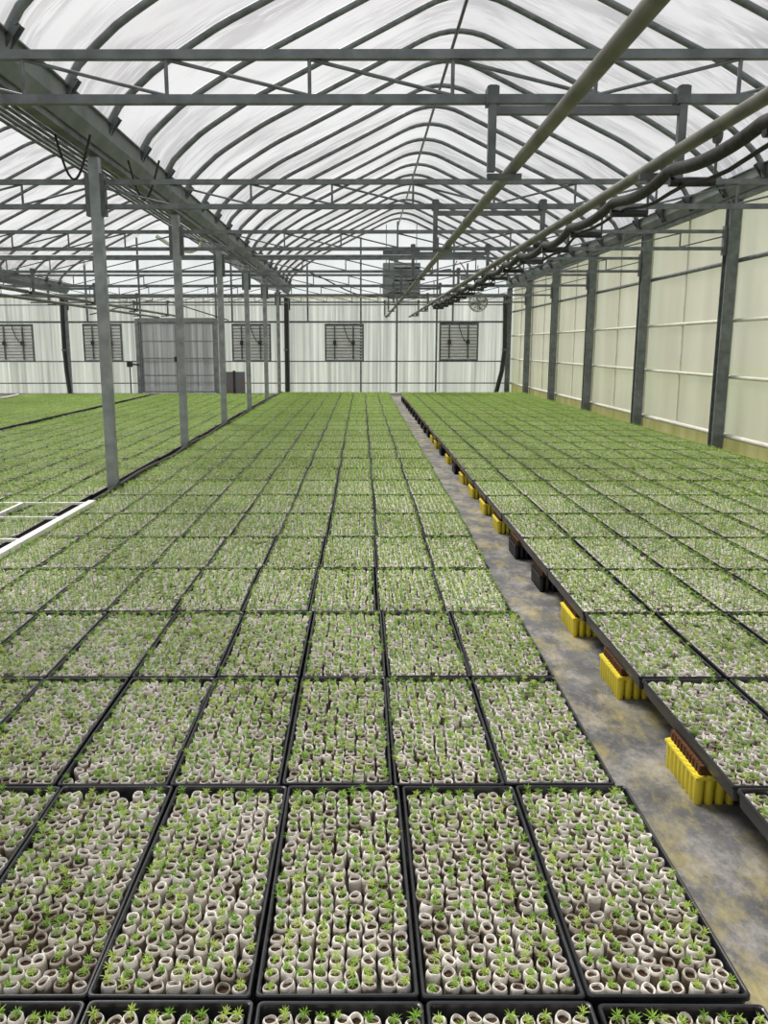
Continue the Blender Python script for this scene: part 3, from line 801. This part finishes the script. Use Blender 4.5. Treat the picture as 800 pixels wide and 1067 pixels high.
pos = np.c_[D[:, :2], np.full(n, ZR - TH + .0042) + N.uniform(0, .0015, n)]
yaw = N.uniform(0, 6.28, n); tilt = N.normal(0, .08, (n, 2)); scz = N.normal(1.0, .05, n)
tint = np.clip(N.beta(1.2, 3.0, n) + .12*np.sin(D[:, 0]*5 + D[:, 1]*3), 0, 1)
stint = N.random(n)
hasS = N.random(n) < np.interp(D[:, 1], [1.5, 2.6, 4.2, 9], [.70, .80, .95, .97])
grow = np.interp(D[:, 1], [1.5, 3, 5, 10], [1.0, 1.1, 1.25, 1.3])
dist = np.hypot(D[:, 0], D[:, 1])
lodi = np.where(dist < 4.3, 0, np.where(dist < 8.5, 1, np.where(dist < 15, 2, 3)))
# the 300 that show largest in the photo
q = proj(np.c_[D[:, :2], np.full(n, ZR - .006)])
infr = (q[:, 0] > 6) & (q[:, 0] < 794) & (q[:, 1] < 1063)
order = np.argsort(np.where(infr, q[:, 2], 1e6))[:300]
ind = np.zeros(n, bool); ind[order] = True
pots0, seeds0 = LODS[0]
pm, sm_, gm = [], [], []
for i, (pv, pf, sv, sf) in enumerate(pots0):
    for tn_, tt in (('clean', .12), ('plain', .4), ('stained', .75)):
        pm.append((np_mesh('paper_pot', pv, pf, 'paper', tt + side_shade(pv), True), np_mesh('soil', sv, sf, 'soil')))
for (v, f) in seeds0:
    gm.append(np_mesh('seedling', v, f, 'needle', np.full(len(v), R.random())))
def trayname(ti, ix):
    t = allt[ti][1]; nm = 'left of the aisle'
    return t
for k in order:
    ti = int(D[k, 2]); t = allt[ti][1]; ix, iy = int(D[k, 3]), int(D[k, 4])
    vi = R.randrange(len(pots0)); tv_ = 0 if tint[k] < .3 else (1 if tint[k] < .55 else 2)
    pme, sme = pm[vi*3 + tv_]
    o = link('paper_pot', pme, None, tuple(pos[k])); o.rotation_euler = (float(tilt[k, 0])*.8, float(tilt[k, 1])*.8, float(yaw[k]))
    o.scale = (1, 1, float(scz[k]))
    link('soil', sme, o)
    if hasS[k]:
        link('seedling', R.choice(gm), o)
    kind = ('sprouted' if hasS[k] else 'bare') + ' ' + ('white', 'pale', 'stained')[tv_] + ' pot'
    far = t[5] == 0
    rowtxt = (ORD[NY - 1 - iy] + ' row from the back') if far else (ORD[iy] + ' row from the front')
    right = t[4] >= 4
    coltxt = ORD[NX - 1 - ix] + ' from the right' if right else ORD[ix] + ' from the left'
    if far: where = 'bottom edge tray %s of aisle' % ('beside left' if False else ORD[t[4]] + ' left')
    else: where = 'nearest whole tray ' + ORD[t[4]] + ' left of aisle'
    lab = '%s, %s, %s, %s' % (kind, coltxt.replace('from the', 'from'), rowtxt.replace('from the', 'from'), where.replace('tray', 'tray'))
    lab = '%s, %s, %s, %s' % (kind, coltxt.replace(' from the', ' from'), rowtxt.replace(' from the', ' from'), ('bottom edge tray ' if far else 'nearest whole tray ') + ORD[t[4]] + ' from aisle')
    tag(o, lab, 'paper pot', 'paper pots in the seed trays')
m_all = ~ind
PV, PF, PT, SV, SF, GV, GF, GT = [], [], [], [], [], [], [], []
np_, ns_, ng_ = 0, 0, 0
for lod in range(4):
    P_, G_ = LODS[lod]
    vi = N.integers(0, len(P_), n); gi = N.integers(0, len(G_), n)
    for i, (pv, pf, sv, sf) in enumerate(P_):
        m = m_all & (lodi == lod) & (vi == i)
        if not m.any(): continue
        sc = np.ones((m.sum(), 1, 3)); sc[:, 0, 2] = scz[m]
        a, b = scatter(pv, pf, pos[m], yaw[m], sc, tilt[m]); PV.append(a); PF.append(b + np_); np_ += len(a); PT.append((tint[m][:, None] + side_shade(pv)[None]).ravel())
        a, b = scatter(sv, sf, pos[m], yaw[m], sc, tilt[m]); SV.append(a); SF.append(b + ns_); ns_ += len(a)
    for i, (gv, gf) in enumerate(G_):
        m = m_all & (lodi == lod) & (gi == i) & hasS
        if not m.any(): continue
        sc = (grow[m]*N.uniform(.85, 1.2, m.sum()))[:, None, None]*np.ones((1, 1, 3)); sc[:, 0, 2] = 1.0 + (sc[:, 0, 0] - 1)*.4
        a, b = scatter(gv, gf, pos[m], yaw[m] + 1.3, sc, tilt[m]); GV.append(a); GF.append(b + ng_); ng_ += len(a); GT.append(np.repeat(stint[m], len(gv)))
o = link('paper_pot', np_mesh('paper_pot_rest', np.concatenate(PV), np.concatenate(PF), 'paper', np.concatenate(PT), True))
tag(o, 'all the other white paper pots filling the seed trays of every bed', 'paper pot', 'paper pots in the seed trays', 'stuff')
link('soil', np_mesh('soil_rest', np.concatenate(SV), np.concatenate(SF), 'soil'), o)['kind'] = 'stuff'
link('seedling', np_mesh('seedling_rest', np.concatenate(GV), np.concatenate(GF), 'needle', np.concatenate(GT)), o)['kind'] = 'stuff'
print('TRAYS', len(allt), 'POTS', n, 'faces', len(np.concatenate(PF)), len(np.concatenate(GF)))

# ------------------------------------------------------------------ cell packs under the right bed's edge
def make_pack(mat):
    root = empty('cell_pack'); m = MB(); r = .0185
    for i in range(8):
        for j in range(4):
            m.tube([(.019 + j*.037, .019 + i*.037, 0.0), (.019 + j*.037, .019 + i*.037, .006), (.019 + j*.037, .019 + i*.037, .108)], [r*.72, r*.84, r*1.0], 12)
    m.box(.0, .15, .0, .298, .094, .104)
    link('cell_block', m.mesh('cell_block', mat), root)
    p = MB(); p.box(.018, .144, .010, .292, .104, .1428)
    for i in range(10): p.box(.015, .018, .014 + i*.028, .026 + i*.028, .104, .140)
    link('peat', p.mesh('peat', 'peat'), root)
    return root
pk_y = [2.55, 3.41, 4.215, 5.04, 5.86, 6.72, 7.49, 8.33, 9.22, 9.98, 10.86, 11.74, 12.55, 13.32, 14.15, 14.85] + [15.7 + .87*k for k in range(10)]
yel = {0, 1, 2, 5, 6, 7, 8, 10, 12, 13}
py_, pb_ = make_pack('yellow_plastic'), make_pack('black_plastic')
uy = ub = 0
for k, y in enumerate(pk_y):
    if k in yel:
        o = py_ if uy == 0 else copy_tree(py_); lab = 'yellow ribbed cell pack with brown peat under bed edge, %s yellow one from front' % ORD[uy]; uy += 1
    else:
        o = pb_ if ub == 0 else copy_tree(pb_); lab = 'black ribbed cell pack with brown peat under bed edge, %s black one from front' % ORD[ub]; ub += 1
    o.location = (1.134 + R.uniform(0, .012), y*1.02 + .02, FL)
    tag(o, lab, 'cell pack', 'cell packs propping up the right bed')
# bed rails that carry the trays
for x_edge, sgn, px, ncol, y1 in ((.818, -1, .3535, 9, 25.1), (1.140, 1, .3665, 10, 24.5), (-2.49, -1, .372, 9, 24.2), (-6.08, -1, .3535, 10, 24.2)):
    for c in range(ncol):
        if sgn > 0 and c == 0: xo = .26
        else: xo = px*.5
        x = x_edge + sgn*(px*c + xo)
        trim(MB().box(x - .03, x + .03, .66, y1, FL, ZR - TH - .001), 'wood')

# hoses and white frame lying on the beds
def wavy(x, y0, y1, z, amp, step=.25): return [(x + amp*math.sin(y*1.3) + amp*.6*math.sin(y*3.1), y, z + .012*math.sin(y*2.3)) for y in np.arange(y0, y1, step)]
o = link('drip_hose', MB().tube(wavy(-5.97, 8.5, 24.3, .09, .02), .05, 8).mesh('drip_hose', 'black_rubber')); tag(o, 'thick black hose lying in the gap of the left bed', 'hose')
o = link('drip_hose', MB().tube(wavy(-2.366, 7.2, 25.2, .180, .006), .020, 8).mesh('drip_hose', 'black_rubber')); tag(o, 'black hose lying along the foot of the square posts', 'hose')
w = empty('pipe_frame', (0, 0, ZR + .004)); tag(w, 'flat white plastic pipe frame lying on the trays before the nearest square post', 'frame')
def flat(a, b, wd, h): 
    a = np.array(a); b = np.array(b); t = (b - a)/np.linalg.norm(b - a); s = np.array([-t[1], t[0], 0])*wd/2
    v = [a - s, a + s, b + s, b - s]; v = v + [p + np.array([0, 0, h]) for p in v]
    return MB().add(v, [(3, 2, 1, 0), (4, 5, 6, 7), (0, 1, 5, 4), (1, 2, 6, 5), (2, 3, 7, 6), (3, 0, 4, 7)])
link('rail', flat((-2.365, 4.4, 0), (-2.345, 7.15, 0), .06, .035).mesh('rail', 'white_plastic'), w)
for x in (-2.92, -3.5): link('rail', flat((x, 4.6, 0), (x, 7.05, 0), .03, .03).mesh('rail', 'white_plastic'), w)
for y in (5.72, 6.5, 7.12): link('rung', flat((-3.8, y, 0), (-2.38, y, 0), .028, .02).mesh('rung', 'white_plastic'), w)
tg = empty('plant_tag', (-1.05, 2.02, ZR)); tag(tg, 'small white plastic tag standing at the edge of a near left tray', 'plant tag')
link('blade', MB().add([(-.006, 0, -.04), (.006, 0, -.04), (.008, .004, .035), (-.006, .004, .035), (-.006, .001, -.04), (.006, .001, -.04), (.008, .005, .035), (-.006, .005, .035)],
    [(0, 1, 2, 3), (7, 6, 5, 4), (0, 4, 5, 1), (2, 6, 7, 3), (1, 5, 6, 2), (0, 3, 7, 4)]).mesh('blade', 'tag_white'), tg)

tag(link('white_hose', MB().tube([(-9.30, 20.2, .2), (-9.34, 21.2, .21), (-9.36, 22.2, .2), (-9.40, 23.0, .215), (-9.55, 23.4, .2)], .028, 8).mesh('white_hose', 'white_plastic')), 'white hose lying on the green trays before the far square post', 'hose')
tag(link('white_duct', MB().tube([(-3.50, 14.9, 3.0 + 0.36), (-3.28, 14.9, 3.0 + 0.22), (-3.10, 14.9, 3.0 + 0.12), (-2.92, 14.9, 3.0 + 0.11), (-2.78, 14.9, 3.0 + 0.16), (-2.72, 14.9, 3.0 + 0.28), (-2.74, 14.9, 3.0 + 0.40)], .035, 8).mesh('white_duct', 'rail_cream')), 'pale bent tube hanging behind the second square post', 'tube')

# ------------------------------------------------------------------ light
wd = bpy.data.worlds.new('sky'); bpy.context.scene.world = wd; wd.use_nodes = True
nt = wd.node_tree; bg = nt.nodes['Background']
tc = nd(nt, 'ShaderNodeTexCoord'); sx = nd(nt, 'ShaderNodeSeparateXYZ'); nt.links.new(tc.outputs['Generated'], sx.inputs[0])
rp_ = nd(nt, 'ShaderNodeValToRGB'); e = rp_.color_ramp.elements
mr = nd(nt, 'ShaderNodeMapRange'); mr.inputs['From Min'].default_value = -1; mr.inputs['From Max'].default_value = 1
nt.links.new(sx.outputs['Z'], mr.inputs['Value']); nt.links.new(mr.outputs[0], rp_.inputs['Fac'])
e[0].position = .47; e[0].color = (.55, .56, .48, 1); e[1].position = 1; e[1].color = (1.0, 1.0, 1.0, 1)
q_ = e.new(.52); q_.color = (.92, .94, .97, 1)
nt.links.new(rp_.outputs[0], bg.inputs['Color']); bg.inputs['Strength'].default_value = .86
sl = bpy.data.lights.new('sun', 'SUN'); so = link('sun', sl); sl.energy = 6.6; sl.angle = math.radians(24); sl.color = (1.0, .96, .88)
so.rotation_euler = (math.radians(-28), math.radians(-22), 0)
sc = bpy.context.scene
sc.view_settings.view_transform = 'Standard'; sc.view_settings.look = 'None'; sc.view_settings.gamma = 1; sc.view_settings.use_curve_mapping = False
sc.view_settings.exposure = 0.0
sc.cycles.transparent_max_bounces = 16; sc.cycles.max_bounces = 8; sc.cycles.diffuse_bounces = 4; sc.cycles.sample_clamp_indirect = 6
